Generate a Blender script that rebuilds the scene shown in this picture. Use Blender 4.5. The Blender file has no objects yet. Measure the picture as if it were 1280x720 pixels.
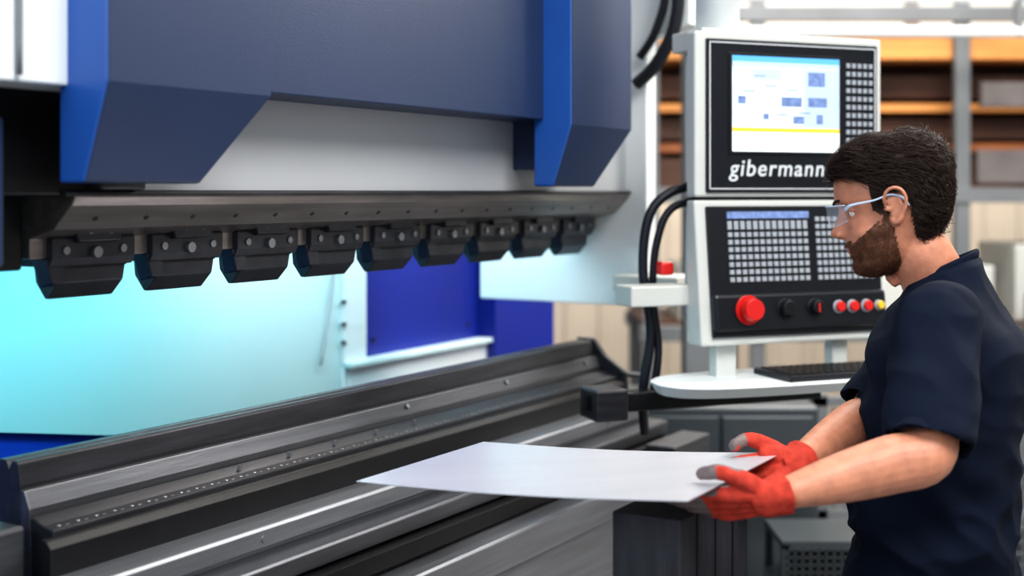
import bpy, bmesh, math, random
import numpy as np
from mathutils import Vector, Matrix, noise
random.seed(7); rng=np.random.default_rng(7)
scene=bpy.context.scene
COL=scene.collection

# ---------------------------------------------------------------- materials
def lin(c):
    r=[]
    for v in c:
        v=v/255.0
        r.append(v/12.92 if v<=0.04045 else ((v+0.055)/1.055)**2.4)
    return (r[0],r[1],r[2],1.0)
def mat(name,rgb,rough=0.5,metal=0.0,var=0.12,nscale=8.0,bump=0.0,bscale=60.0,stretch=None,emit=0.0,coat=0.0,sss=0.0,alpha=1.0,trans=0.0,spec=0.5):
    m=bpy.data.materials.new(name); m.use_nodes=True
    nt=m.node_tree; N=nt.nodes; L=nt.links
    b=N['Principled BSDF']
    c=lin(rgb)
    tc=N.new('ShaderNodeTexCoord'); mp=N.new('ShaderNodeMapping')
    if stretch: mp.inputs['Scale'].default_value=stretch
    L.new(tc.outputs['Object'],mp.inputs['Vector'])
    nz=N.new('ShaderNodeTexNoise'); nz.inputs['Scale'].default_value=nscale; nz.inputs['Detail'].default_value=5
    L.new(mp.outputs['Vector'],nz.inputs['Vector'])
    rp=N.new('ShaderNodeValToRGB')
    rp.color_ramp.elements[0].position=0.3; rp.color_ramp.elements[1].position=0.7
    rp.color_ramp.elements[0].color=(c[0]*(1-var),c[1]*(1-var),c[2]*(1-var),1)
    rp.color_ramp.elements[1].color=(min(1,c[0]*(1+var)),min(1,c[1]*(1+var)),min(1,c[2]*(1+var)),1)
    L.new(nz.outputs['Fac'],rp.inputs['Fac']); L.new(rp.outputs['Color'],b.inputs['Base Color'])
    b.inputs['Roughness'].default_value=rough; b.inputs['Metallic'].default_value=metal
    b.inputs['Coat Weight'].default_value=coat; b.inputs['Specular IOR Level'].default_value=spec
    if sss:
        b.inputs['Subsurface Weight'].default_value=sss
        b.inputs['Subsurface Radius'].default_value=(0.01,0.004,0.002)
        b.inputs['Subsurface Scale'].default_value=0.6
    if emit:
        L.new(rp.outputs['Color'],b.inputs['Emission Color']); b.inputs['Emission Strength'].default_value=emit
    if bump:
        n2=N.new('ShaderNodeTexNoise'); n2.inputs['Scale'].default_value=bscale; n2.inputs['Detail'].default_value=4
        L.new(mp.outputs['Vector'],n2.inputs['Vector'])
        bp=N.new('ShaderNodeBump'); bp.inputs['Strength'].default_value=bump; bp.inputs['Distance'].default_value=0.002
        L.new(n2.outputs['Fac'],bp.inputs['Height']); L.new(bp.outputs['Normal'],b.inputs['Normal'])
    b.inputs['Alpha'].default_value=alpha
    b.inputs['Transmission Weight'].default_value=trans
    return m

M_navy =mat('navy_paint',(34,51,84),0.42,0.0,0.06,3,0.15,300)
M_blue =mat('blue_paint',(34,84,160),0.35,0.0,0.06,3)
M_royal=mat('royal_blue_paint',(20,40,140),0.4,0.0,0.08,3)
M_base =mat('guard_base_blue',(30,78,200),0.4,0.0,0.08,3)
M_ram  =mat('ram_grey_paint',(176,180,186),0.45,0.1,0.05,2)
M_white=mat('white_paint',(226,233,236),0.45,0.0,0.03,2)
M_whiteg=mat('housing_white',(204,207,204),0.4,0.0,0.03,4)
M_panelw=mat('guard_panel_white',(205,228,230),0.5,0.0,0.03,2)
M_steel=mat('machined_steel',(96,98,104),0.36,0.75,0.2,14,0.1,90,stretch=(0.3,6,6))
M_steel_l=mat('bright_steel',(140,143,150),0.38,0.75,0.15,14,0.08,90,stretch=(0.3,6,6))
M_dsteel=mat('dark_steel',(58,59,65),0.38,0.6,0.25,18,0.15,120,stretch=(0.4,4,4))
M_bar  =mat('clamp_bar_steel',(136,130,128),0.33,0.6,0.25,10,0.1,90,stretch=(0.5,5,5))
M_black=mat('black_oxide',(22,23,27),0.42,0.3,0.2,20,0.1,120)
M_clamp=mat('clamp_black',(60,62,69),0.34,0.5,0.2,25,0.1,150)
M_rubber=mat('black_rubber',(16,20,32),0.45,0.0,0.1,20)
M_bolt =mat('bolt_steel',(150,152,156),0.35,0.85,0.1,30)
M_sheet=mat('sheet_aluminium',(208,209,217),0.34,0.45,0.04,2.5,0.04,40,stretch=(1,8,1))
M_face =mat('panel_black',(15,19,27),0.35,0.0,0.1,6)
M_keys =mat('key_grey',(160,166,174),0.5,0.0,0.05,60)
M_red  =mat('button_red',(205,36,34),0.3,0.0,0.05,30)
M_yel  =mat('button_yellow',(225,190,60),0.35,0.0,0.05,30)
M_text =mat('label_white',(215,220,225),0.5,0.0,0.02,5)
M_skin =mat('skin',(192,131,105),0.46,0.0,0.16,45,0.25,350,sss=0.08)
M_hair =mat('dark_brown_hair',(46,32,26),0.5,0.0,0.35,60,spec=0.3)
M_beard=mat('beard_hair',(100,66,49),0.55,0.0,0.35,60,spec=0.3)
M_shirt=mat('navy_cotton',(15,24,41),0.9,0.0,0.12,12,0.35,500,spec=0.15)
M_pants=mat('work_trousers',(38,42,52),0.85,0.0,0.12,12,0.3,400,spec=0.2)
M_boot =mat('boot_leather',(30,26,24),0.6,0.0,0.15,20)
M_glove=mat('glove_red_knit',(186,66,53),0.85,0.0,0.2,60,0.6,450,spec=0.2)
M_gloveg=mat('glove_grey_coating',(112,98,98),0.6,0.0,0.25,60,0.5,250)
M_sclera=mat('eye_white',(225,220,215),0.2); M_iris=mat('iris_brown',(50,35,25),0.15)
M_lip=mat('lip_skin',(176,102,88),0.45)
M_lens=mat('clear_lens',(215,230,250),0.05,0.0,0.0,2,alpha=0.16)
M_gframe=mat('glasses_frame',(190,208,232),0.2,0.0,0.03,10,alpha=0.8)
M_floor=mat('concrete_floor',(128,128,128),0.45,0.0,0.2,1.5,0.15,30)
M_wall=mat('wall_cream_cladding',(212,201,187),0.6,0.0,0.06,1.0)
M_wallw=mat('wall_white',(232,232,228),0.6,0.0,0.03,1.0)
M_ceil=mat('ceiling_grey',(190,192,195),0.7)
M_rack=mat('rack_grey',(120,124,128),0.5,0.3,0.1,5)
M_wood=mat('orange_brown_wood',(150,90,52),0.6,0.0,0.4,3,0.1,30,stretch=(0.6,6,8))
M_wood2=mat('pale_orange_wood',(214,148,84),0.6,0.0,0.25,4,0.1,30,stretch=(0.6,6,8))
M_dwood=mat('dark_wood',(84,56,44),0.65,0.0,0.4,4)
M_box=mat('crate_grey',(112,106,106),0.7,0.0,0.2,6)
M_stand=mat('black_stained_timber',(44,44,52),0.55,0.0,0.35,10,0.5,60,stretch=(5,5,0.5))
M_cab=mat('cabinet_dark_grey',(70,76,80),0.3,0.2,0.15,3)

# ---------------------------------------------------------------- helpers
def link(o,parent=None):
    COL.objects.link(o)
    if parent is not None: o.parent=parent
    return o
def empty(name,mtx=None):
    e=bpy.data.objects.new(name,None); e.empty_display_size=0.1
    COL.objects.link(e)
    if mtx is not None: e.matrix_world=mtx
    return e
def mesh(name,vs,fs,m,parent=None,smooth=False,bevel=0.0,bseg=2):
    me=bpy.data.meshes.new(name); me.from_pydata([tuple(v) for v in vs],[],[tuple(f) for f in fs]); 
    bm=bmesh.new(); bm.from_mesh(me); bmesh.ops.recalc_face_normals(bm,faces=bm.faces); bm.to_mesh(me); bm.free()
    if m is not None: me.materials.append(m)
    o=bpy.data.objects.new(name,me); link(o,parent)
    if smooth:
        for p in me.polygons: p.use_smooth=True
    if bevel:
        b=o.modifiers.new('bevel','BEVEL'); b.width=bevel; b.segments=bseg; b.limit_method='ANGLE'
    return o
def boxgeo(x0,x1,y0,y1,z0,z1):
    v=[(x0,y0,z0),(x1,y0,z0),(x1,y1,z0),(x0,y1,z0),(x0,y0,z1),(x1,y0,z1),(x1,y1,z1),(x0,y1,z1)]
    f=[(0,3,2,1),(4,5,6,7),(0,1,5,4),(1,2,6,5),(2,3,7,6),(3,0,4,7)]
    return v,f
def box(name,x0,x1,y0,y1,z0,z1,m,parent=None,bevel=0.002):
    v,f=boxgeo(x0,x1,y0,y1,z0,z1); return mesh(name,v,f,m,parent,bevel=bevel)
class Geo:
    def __init__(s): s.v=[];s.f=[]
    def add(s,v,f):
        o=len(s.v); s.v+= [tuple(a) for a in v]; s.f+=[tuple(i+o for i in ff) for ff in f]
    def box(s,*a): s.add(*boxgeo(*a))
    def cyl(s,c,axis,r,h,n=12,r2=None):
        axis=Vector(axis).normalized(); q=axis.to_track_quat('Z','Y'); c=Vector(c); r2=r if r2 is None else r2
        v=[];
        for k,(zz,rr) in enumerate(((0,r),(h,r2))):
            for i in range(n):
                a=2*math.pi*i/n; v.append(c+q@Vector((rr*math.cos(a),rr*math.sin(a),zz)))
        f=[tuple(range(n-1,-1,-1)),tuple(range(n,2*n))]
        f+=[(i,(i+1)%n,n+(i+1)%n,n+i) for i in range(n)]
        s.add(v,f)
    def obj(s,name,m,parent=None,smooth=False,bevel=0): return mesh(name,s.v,s.f,m,parent,smooth,bevel)
def tubegeo(pts,rad,n=16,ref=(0,0,1),dome=True):
    P=[Vector(p) for p in pts]; R=[(r,r) if not isinstance(r,(tuple,list)) else r for r in rad]
    T=[]
    for i in range(len(P)):
        a=P[max(0,i-1)]; b=P[min(len(P)-1,i+1)]; T.append((b-a).normalized())
    if dome:
        k=0.6
        p0=[];r0=[];t0=[]
        for s_,q in ((k,0.45),(k*0.75,0.75)):
            p0.append(P[0]-T[0]*min(R[0])*s_); r0.append((R[0][0]*q,R[0][1]*q)); t0.append(T[0])
        p1=[];r1=[];t1=[]
        for s_,q in ((k*0.75,0.75),(k,0.45)):
            p1.append(P[-1]+T[-1]*min(R[-1])*s_); r1.append((R[-1][0]*q,R[-1][1]*q)); t1.append(T[-1])
        P=p0+P+p1; R=r0+R+r1; T=t0+T+t1
    ref=Vector(ref); v=[];
    for p,r,t in zip(P,R,T):
        u=ref-t*ref.dot(t)
        if u.length<1e-3: u=Vector((1,0,0))-t*t.x
        u.normalize(); s_=t.cross(u)
        for i in range(n):
            a=2*math.pi*i/n; v.append(p+s_*(r[0]*math.cos(a))+u*(r[1]*math.sin(a)))
    f=[]
    for k in range(len(P)-1):
        for i in range(n):
            j=(i+1)%n; f.append((k*n+i,k*n+j,(k+1)*n+j,(k+1)*n+i))
    f.append(tuple(range(n-1,-1,-1))); f.append(tuple((len(P)-1)*n+i for i in range(n)))
    return v,f
def smoothpts(pts,sub=6):
    P=[np.array(p,float) for p in pts]; out=[]
    for i in range(len(P)-1):
        p0=P[max(i-1,0)];p1=P[i];p2=P[i+1];p3=P[min(i+2,len(P)-1)]
        for k in range(sub):
            t=k/sub
            out.append(0.5*((2*p1)+(-p0+p2)*t+(2*p0-5*p1+4*p2-p3)*t*t+(-p0+3*p1-3*p2+p3)*t**3))
    out.append(P[-1]); return out
def spow(pts,rad,sub=5):
    R=[(r,r) if not isinstance(r,(tuple,list)) else r for r in rad]
    arr=[list(p)+list(r) for p,r in zip(pts,R)]
    o=smoothpts(arr,sub); return [tuple(a[:3]) for a in o],[(a[3],a[4]) for a in o]
def remeshed(name,geo,voxel,m,parent=None,iters=3,fac=0.5):
    me=bpy.data.meshes.new(name+'_src'); me.from_pydata(geo.v,[],geo.f)
    bm=bmesh.new(); bm.from_mesh(me); bmesh.ops.recalc_face_normals(bm,faces=bm.faces); bm.to_mesh(me); bm.free()
    o=bpy.data.objects.new(name+'_src',me); COL.objects.link(o)
    r=o.modifiers.new('r','REMESH'); r.mode='VOXEL'; r.voxel_size=voxel; r.use_smooth_shade=True
    if iters:
        s=o.modifiers.new('s','SMOOTH'); s.iterations=iters; s.factor=fac
    dg=bpy.context.evaluated_depsgraph_get(); dg.update()
    nm=bpy.data.meshes.new_from_object(o.evaluated_get(dg))
    bpy.data.objects.remove(o); nm.name=name
    nm.materials.clear()
    for mm in (m if isinstance(m,(list,tuple)) else [m]): nm.materials.append(mm)
    no=bpy.data.objects.new(name,nm); link(no,parent)
    for p in nm.polygons: p.use_smooth=True
    return no
def cable(name,pts,r,m,parent=None):
    p,rr=spow(pts,[r]*len(pts),6); v,f=tubegeo(p,rr,10,ref=(0.3,0.2,1),dome=False); return mesh(name,v,f,m,parent,smooth=True)

# ---------------------------------------------------------------- press brake (machine frame)
U=Vector((0.5197,0.8543,0)); V=Vector((0.8543,-0.5197,0))
mf=Matrix(((U.x,-V.x,0,-0.736),(U.y,-V.y,0,1.90),(0,0,1,0),(0,0,0,1)))
PB=empty('press_brake',mf)
def prism(name,prof,u0,u1,m,bevel=0.002,parent=PB):
    n=len(prof); v=[(u0,-a,z) for a,z in prof]+[(u1,-a,z) for a,z in prof]
    f=[tuple(range(n)),tuple(range(2*n-1,n-1,-1))]+[(i,(i+1)%n,n+(i+1)%n,n+i) for i in range(n)]
    return mesh(name,v,f,m,parent,bevel=bevel)
def mbox(name,u0,u1,v0,v1,z0,z1,m,bevel=0.002,parent=PB): return box(name,u0,u1,-v1,-v0,z0,z1,m,parent,bevel)

# lower bed
prism('die_rail',[(-0.04,1.0),(-0.04,1.20),(-0.022,1.20),(-0.016,1.188),(-0.010,1.20),(0.0,1.20),(0.004,1.196),(0.010,1.165),(0.012,1.0)],0.0,1.83,M_dsteel,0.0015)
prism('die_clamp_strip',[(0.01,1.02),(0.01,1.160),(0.018,1.158),(0.030,1.132),(0.034,1.02)],0.0,1.83,M_steel,0.002)
prism('crowning_strip',[(0.034,1.02),(0.034,1.122),(0.06,1.112),(0.082,1.108),(0.084,1.02)],0.0,1.83,M_dsteel,0.002)
prism('front_beam',[(0.08,0.9),(0.08,1.100),(0.092,1.098),(0.102,1.088),(0.104,0.9)],-0.02,1.83,M_black,0.002)
prism('bed_table_upper',[(0.10,0.8),(0.10,1.047),(0.165,1.047),(0.17,1.042),(0.17,1.014),(0.16,1.01),(0.16,0.8)],-0.5,1.83,M_steel_l,0.0015)
prism('bed_table_mid',[(0.15,0.8),(0.15,1.004),(0.222,1.004),(0.226,0.999),(0.226,0.972),(0.212,0.968),(0.212,0.8)],-0.5,1.83,M_steel,0.0015)
prism('bed_table_groove',[(0.15,0.8),(0.15,0.966),(0.252,0.966),(0.252,0.935),(0.24,0.93),(0.24,0.8)],-0.5,1.82,M_black,0.0015)
prism('bed_table_lower',[(0.2,0.7),(0.2,0.925),(0.30,0.925),(0.305,0.92),(0.305,0.86),(0.29,0.85),(0.29,0.7)],-0.5,1.83,M_steel_l,0.0015)
mbox('bed_front_panel',-0.5,1.82,0.0,0.285,0.08,0.84,M_dsteel,0.004)
mbox('bed_core',-0.5,1.83,-0.3,0.1,0.0,1.015,M_black,0.004)
mbox('bed_end_block',1.62,1.84,0.26,0.34,0.70,0.98,M_steel,0.004)
mbox('left_bed_bracket',-0.12,-0.03,-0.02,0.06,0.95,1.12,M_steel,0.006)
g=Geo()
n=52
for i in range(n):
    u=0.02+i*(1.80/n); g.cyl((u,-0.070,1.108),(0.1,0,1),0.0042,0.003,6); g.box(u+0.010,u+0.017,-0.074,-0.068,1.108,1.110)
g.obj('strip_bolts',M_bolt,PB,bevel=0.0008)
g=Geo()
for u in (0.95,1.35,1.75): g.cyl((u,-0.024,1.148),(0,-1,0.5),0.005,0.004,12)
for i in range(5): g.cyl((0.42+i*0.13,-0.050,1.114),(0,0,1),0.003,0.010,8)
for u in (0.35,0.8,1.2,1.6): g.cyl((u,-0.17,1.028),(0,-1,0),0.006,0.002,12)
g.obj('rail_screws',M_steel_l,PB,smooth=False)
prism('rail_end_cover',[(-0.045,1.02),(-0.045,1.205),(0.005,1.205),(0.04,1.16),(0.10,1.12),(0.11,1.02)],1.83,1.845,M_dsteel,0.002)
mbox('end_stop_tab',1.845,1.875,0.02,0.14,1.105,1.115,M_steel,0.001)
g=Geo(); g.cyl((1.86,0.0,1.02),(0,0,1),0.008,0.14,10); g.cyl((1.88,-0.07,1.02),(0,0,1),0.006,0.1,10); g.box(1.845,1.9,-0.1,0.02,1.04,1.06)
g.obj('end_stop_rods',M_black,PB)

# upper beam / clamps
prism('clamp_bar',[(-0.05,1.50),(-0.05,1.600),(0.125,1.600),(0.130,1.594),(0.122,1.580),(0.085,1.545),(0.03,1.53),(0.03,1.50)],0.0,1.80,M_bar,0.002)
prism('clamp_bar_lip',[(0.02,1.594),(0.02,1.603),(0.130,1.603),(0.134,1.600),(0.134,1.594)],-0.02,1.80,M_dsteel,0.001)
g=Geo()
for i in range(18): g.cyl((0.06+i*0.0985,-0.100,1.562),(0,-0.75,-0.65),0.0045,0.003,10)
g.obj('clamp_bar_bolts',M_dsteel,PB)
gb=Geo();gp=Geo();gs=Geo();gl=Geo()
def prismgeo(G,prof,u0,u1,cut0=0,cut1=0):
    n_=len(prof); zs=[p[1] for p in prof]; zt=max(zs); zb=min(zs)
    v=[]
    for s_,uu,cc in ((0,u0,cut0),(1,u1,-cut1)):
        for a,z in prof:
            k=(zt-z)/(zt-zb); v.append((uu+cc*k,-a,z))
    f=[tuple(range(n_)),tuple(range(2*n_-1,n_-1,-1))]+[(i,(i+1)%n_,n_+(i+1)%n_,n_+i) for i in range(n_)]
    G.add(v,f)
for k in range(9):
    u0=0.030+k*0.1965; w=0.160
    prismgeo(gb,[(-0.03,1.487),(-0.03,1.545),(0.030,1.545),(0.043,1.530),(0.043,1.500),(0.036,1.487)],u0,u0+w)
    prismgeo(gb,[(0.030,1.520),(0.030,1.553),(0.055,1.553),(0.055,1.525)],u0+0.03,u0+w-0.03,0.012,0.012)
    prismgeo(gb,[(0.0,1.455),(0.0,1.50),(0.034,1.50),(0.034,1.462)],u0-0.004,u0+0.030,0.014,0.0)
    prismgeo(gp,[(-0.022,1.462),(-0.022,1.492),(0.026,1.492),(0.030,1.484),(0.028,1.462),(0.006,1.437),(-0.004,1.437)],u0+0.018,u0+w-0.008,0.006,0.006)
    prismgeo(gl,[(0.026,1.485),(0.026,1.489),(0.0335,1.489),(0.0335,1.485)],u0+0.02,u0+w-0.01)
    for du in (0.025,0.135): gs.cyl((u0+du,-0.043,1.512),(0,-1,0),0.0065,0.003,12)
    for du in (0.06,0.10): gs.cyl((u0+du,-0.055,1.54),(0,-1,0),0.004,0.003,10)
    gs.cyl((u0+0.08,-0.043,1.508),(0,-1,0),0.009,0.008,12)
gb.obj('punch_clamps',M_clamp,PB,bevel=0.002); gp.obj('punch_tools',M_clamp,PB,bevel=0.002); gl.obj('clamp_seams',M_black,PB)
gs.obj('clamp_screws',M_steel_l,PB,bevel=0.0006)
mbox('ram_plate',0.02,1.42,0.04,0.122,1.600,2.45,M_ram,0.002)
mbox('ram_plate_right',1.42,1.80,0.04,0.118,1.600,2.45,M_ram,0.002)
mbox('upper_cover',0.15,1.25,0.122,0.23,1.757,2.6,M_navy,0.003)
def housing(name,u0,u1):
    vb=0.205; vf=0.30
    lv=[(2.6,u0,u1,vf),(1.745,u0,u1,vf),(1.612,u0-0.0,u1-0.105,vf-0.045)]
    v=[];f=[]
    for z,a,b,d in lv: v+=[(a,-vb,z),(b,-vb,z),(b,-d,z),(a,-d,z)]
    f=[(0,1,2,3),(8,11,10,9)]
    for k in range(2):
        for i in range(4):
            j=(i+1)%4; f.append((k*4+i,k*4+j,(k+1)*4+j,(k+1)*4+i))
    o=mesh(name,v,f,M_navy,PB,bevel=0.004)
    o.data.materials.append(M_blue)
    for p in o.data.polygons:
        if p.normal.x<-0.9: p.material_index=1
    return o
housing('cylinder_housing_a',-0.09,0.225)
housing('cylinder_housing_b',1.17,1.463)
mbox('housing_mount_a',0.0,0.15,0.12,0.21,1.70,2.6,M_navy,0.002); mbox('housing_mount_b',1.22,1.44,0.118,0.21,1.65,2.6,M_navy,0.002)
mbox('upper_left_frame',-0.6,0.0,0.0,0.222,1.742,2.6,M_white,0.003)
cable('frame_conduit',[(-0.17,-0.228,2.5),(-0.17,-0.228,2.1),(-0.17,-0.228,1.75)],0.004,M_rack,PB)
mbox('left_black_guide',-0.6,0.035,-0.05,0.125,1.595,1.742,M_black,0.004)
mbox('left_black_guide_low',-0.6,-0.012,-0.10,0.03,1.485,1.60,M_black,0.004)
mbox('guide_bracket',0.03,0.115,0.10,0.15,1.603,1.695,M_dsteel,0.004)
mbox('guide_bracket_top',0.04,0.10,0.10,0.16,1.69,1.735,M_ram,0.003)
mbox('left_navy_frame',-0.55,-0.14,-0.05,0.16,1.50,1.70,M_navy,0.006)
prism('side_frame_jaw',[(-0.34,1.30),(0.178,1.30),(0.178,2.0),(0.30,2.03),(0.30,2.7),(-0.34,2.7)],1.80,1.86,M_white,0.004)
prism('side_frame_lower',[(-0.50,0.0),(0.05,0.0),(0.05,1.03),(-0.35,1.03),(-0.50,1.03)],1.85,1.90,M_royal,0.004)
prism('left_side_frame',[(-1.1,0.0),(-0.32,0.0),(-0.32,1.0),(-0.8,1.2),(-0.8,1.5),(-0.1,1.6),(-0.1,2.6),(-1.1,2.6)],-0.70,-0.64,M_white,0.004)
pf=[(-0.8,1.25),(0.30,1.138),(0.78,1.050),(1.50,1.03),(1.50,1.95),(-0.8,1.95)]
n=len(pf); v=[(u,0.60,z) for u,z in pf]+[(u,0.62,z) for u,z in pf]
mesh('rear_guard_panel',v,[tuple(range(n)),tuple(range(2*n-1,n-1,-1))]+[(i,(i+1)%n,n+(i+1)%n,n+i) for i in range(n)],M_panelw,PB,bevel=0.002)
mbox('rear_guard_base',-0.8,1.50,-0.66,-0.621,0.2,1.30,M_base,0.003)
mbox('rear_guard_post',1.50,1.60,-0.63,-0.585,1.0,1.95,M_white,0.004)
mbox('rear_blue_door',1.60,2.30,-0.64,-0.61,1.13,1.95,M_royal,0.003)
mbox('rear_blue_box',2.22,2.60,-0.66,-0.55,0.0,1.60,M_royal,0.004)
mbox('rear_white_sill',1.52,2.22,-0.66,-0.58,0.0,1.12,M_white,0.004)
mbox('rear_sill_cap',1.50,2.24,-0.66,-0.56,1.12,1.135,M_panelw,0.003)
g=Geo()
for u,z in ((1.66,1.42),(1.66,1.18),(2.15,1.18),(2.3,1.2)): g.cyl((u,0.61,z),(0,-1,0),0.007,0.004,10)
g.obj('door_screws',M_dsteel,PB)
g=Geo()
for z in (1.30,1.24,1.19): g.cyl((1.497,0.59,z),(0,-1,0),0.006,0.01,10)
g.obj('post_clips',M_steel,PB)
cable('guard_cord',[(1.46,0.585,1.6),(1.45,0.585,1.35),(1.40,0.585,1.14)],0.004,M_ram,PB)
cable('hydraulic_hose',[(1.76,-0.27,2.45),(1.765,-0.285,2.15),(1.77,-0.27,2.02),(1.77,-0.22,1.93),(1.775,-0.16,1.88)],0.017,M_rubber,PB)
cable('hydraulic_hose_b',[(1.75,-0.22,2.45),(1.765,-0.25,2.15),(1.77,-0.22,2.02),(1.775,-0.17,1.95)],0.011,M_rubber,PB)
mbox('pendant_bracket',1.72,1.86,0.12,0.30,1.345,1.385,M_whiteg,0.003)
def area(name,loc,target,sx,sy,power,color=(1,1,1),parent=None):
    l=bpy.data.lights.new(name,'AREA'); l.shape='RECTANGLE'; l.size=sx; l.size_y=sy; l.energy=power; l.color=color
    o=bpy.data.objects.new(name,l); COL.objects.link(o)
    o.location=loc; o.rotation_euler=(Vector(target)-Vector(loc)).to_track_quat('-Z','Y').to_euler()
    return o
def MW(u,v,z): return tuple(mf@Vector((u,-v,z)))
area('backgauge_cyan_light',MW(0.25,-0.20,1.50),MW(0.25,-0.62,1.28),1.2,0.1,4.0,(0.05,0.80,0.95))
area('backgauge_white_light',MW(1.3,-0.22,1.7),MW(1.5,-0.62,1.3),0.9,0.1,5,(0.66,0.93,1.0))

# ---------------------------------------------------------------- sheet + stand
A0=Vector((-0.247,2.03,1.140))
e1=U*0.375; e2=V*0.568+Vector((0,0,0.04))
vs=[];nx=14
t=0.0016; nrm=e1.cross(-e2).normalized()
if nrm.z<0: nrm=-nrm
for k in (0,1):
    for j in range(2):
        for i in range(nx+1):
            s_=i/nx; sag=-0.006*math.sin(math.pi*s_)
            vs.append(A0+e1*j+e2*s_+Vector((0,0,sag))+nrm*(t*k))
fs=[];q=nx+1
for i in range(nx):
    fs.append((i,i+1,q+i+1,q+i)); fs.append((2*q+i,3*q+i,3*q+i+1,2*q+i+1))
    fs.append((i,2*q+i,2*q+i+1,i+1)); fs.append((q+i,q+i+1,3*q+i+1,3*q+i))
fs.append((0,q,3*q,2*q)); fs.append((nx,2*q+nx,3*q+nx,q+nx))
mesh('metal_sheet',vs,fs,M_sheet,None)
c=Vector((0.243,1.85,0))
sm=Matrix(((U.x,-V.x,0,c.x),(U.y,-V.y,0,c.y),(0,0,1,0),(0,0,0,1)))
ST=empty('timber_support_stand',sm)
box('post',0,0.27,0,0.11,0.0,1.125,M_stand,ST,0.003)
box('foot_plate',-0.05,0.32,-0.05,0.16,0.0,0.03,M_stand,ST,0.003)
g=Geo()
for i in range(3): g.box(0.06+i*0.07,0.063+i*0.07,-0.0015,0.001,0.03,1.123)
g.obj('board_joints',M_black,ST)

# ---------------------------------------------------------------- control pendant
th=math.atan2(0.18,0.458); r_=Vector((math.cos(th),math.sin(th),0)); nn=Vector((math.sin(th),-math.cos(th),0))
pm=Matrix(((r_.x,-nn.x,0,0.400),(r_.y,-nn.y,0,2.80),(0,0,1,1.264),(0,0,0,1)))
CP=empty('control_pendant',pm)   # local x right, y into depth, z up
W=0.494
DP=0.04
box('housing_upper',0,W,0.0,DP,0.325,0.69,M_whiteg,CP,0.006)
box('housing_back',0.06,W-0.03,DP-0.005,0.16,0.05,0.66,M_whiteg,CP,0.01)
v=[(0,-0.03,0),(W,-0.03,0),(W,DP,0),(0,DP,0),(0,0.004,0.318),(W,0.004,0.318),(W,DP,0.318),(0,DP,0.318)]
mesh('housing_lower',v,[(0,3,2,1),(4,5,6,7),(0,1,5,4),(1,2,6,5),(2,3,7,6),(3,0,4,7)],M_whiteg,CP,bevel=0.006)
box('housing_joint',0.01,W-0.01,0.01,DP-0.01,0.315,0.328,M_black,CP,0.001)
box('screen_fascia',0.026,0.478,-0.007,0.002,0.335,0.674,M_face,CP,0.003)
g=Geo()
for (a,b,c_,d) in ((0.032,0.472,0.342,0.3445),(0.032,0.472,0.6645,0.667),(0.032,0.0345,0.342,0.667),(0.4695,0.472,0.342,0.667)): g.box(a,b,-0.0085,-0.006,c_,d)
g.obj('fascia_trim_line',M_text,CP)
M_scr=mat('screen_glow_white',(208,222,236),0.3,0,0.02,3,emit=0.55)
M_scr2=mat('screen_glow_blue',(90,160,215),0.3,0,0.02,3,emit=0.6)
M_scr3=mat('screen_glow_yellow',(240,190,60),0.3,0,0.02,3,emit=0.6)
M_scr4=mat('screen_glow_slate',(110,130,175),0.3,0,0.3,80,emit=0.35)
M_scr5=mat('screen_glow_pale',(172,192,222),0.3,0,0.02,3,emit=0.45)
M_scr6=mat('screen_glow_bottom',(225,232,238),0.3,0,0.02,3,emit=0.65)
g=Geo(); g.box(0.080,0.376,-0.010,-0.006,0.418,0.645); g.obj('screen_bezel',M_black,CP,bevel=0.002)
g=Geo(); g.box(0.088,0.369,-0.0112,-0.009,0.426,0.638); g.obj('screen',M_scr,CP)
def sc(name,a0,a1,b0,b1,m,k=0): 
    box(name,0.088+a0*0.281,0.088+a1*0.281,-0.0120-k*0.0004,-0.011,0.638-b1*0.212,0.638-b0*0.212,m,CP,0)
sc('screen_title_bar',0,1,0,0.06,M_scr2); sc('screen_tool_bar',0,1,0.06,0.11,M_scr5)
sc('screen_highlight_bar',0,1,0.75,0.795,M_scr3); sc('screen_bottom_bar',0,1,0.795,1,M_scr6)
for nme,a0,a1,b0,b1 in (('screen_widget',0.18,0.45,0.13,0.24),('screen_widget',0.70,0.86,0.15,0.30),('screen_widget',0.45,0.64,0.42,0.52),('screen_widget',0.70,0.88,0.42,0.52),('screen_widget',0.05,0.12,0.42,0.5),('screen_widget',0.28,0.33,0.60,0.66),('screen_widget',0.56,0.66,0.62,0.70),('screen_widget',0.78,0.84,0.60,0.70)):
    sc(nme,a0,a1,b0,b1,M_scr5 if (a0==0.18) else M_scr4,1)
for a0,b0 in ((0.1,0.36),(0.2,0.2),(0.3,0.3),(0.5,0.34),(0.62,0.58),(0.4,0.6)): sc('screen_line',a0,a0+0.1,b0,b0+0.012,M_scr4,1)
sc('screen_divider',0.66,0.668,0.12,0.75,M_scr5,1); sc('screen_side_pane',0.668,1,0.12,0.75,M_scr5,0)
g=Geo()
for i in range(5):
    for j in range(11): g.box(0.391+i*0.0155,0.391+i*0.0155+0.010,-0.0095,-0.006,0.43+j*0.019,0.43+j*0.019+0.011)
g.obj('side_keys',M_keys,CP,bevel=0.001)
tx=bpy.data.curves.new('maker_lettering','FONT'); tx.body='gibermann'; tx.size=0.052; tx.extrude=0.0008; tx.space_character=1.14; tx.shear=0.15; tx.offset=0.0006
to=bpy.data.objects.new('maker_lettering',tx); tx.materials.append(M_text); link(to,CP); to.location=(0.082,-0.008,0.372); to.rotation_euler=(math.pi/2,0,0)
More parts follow.
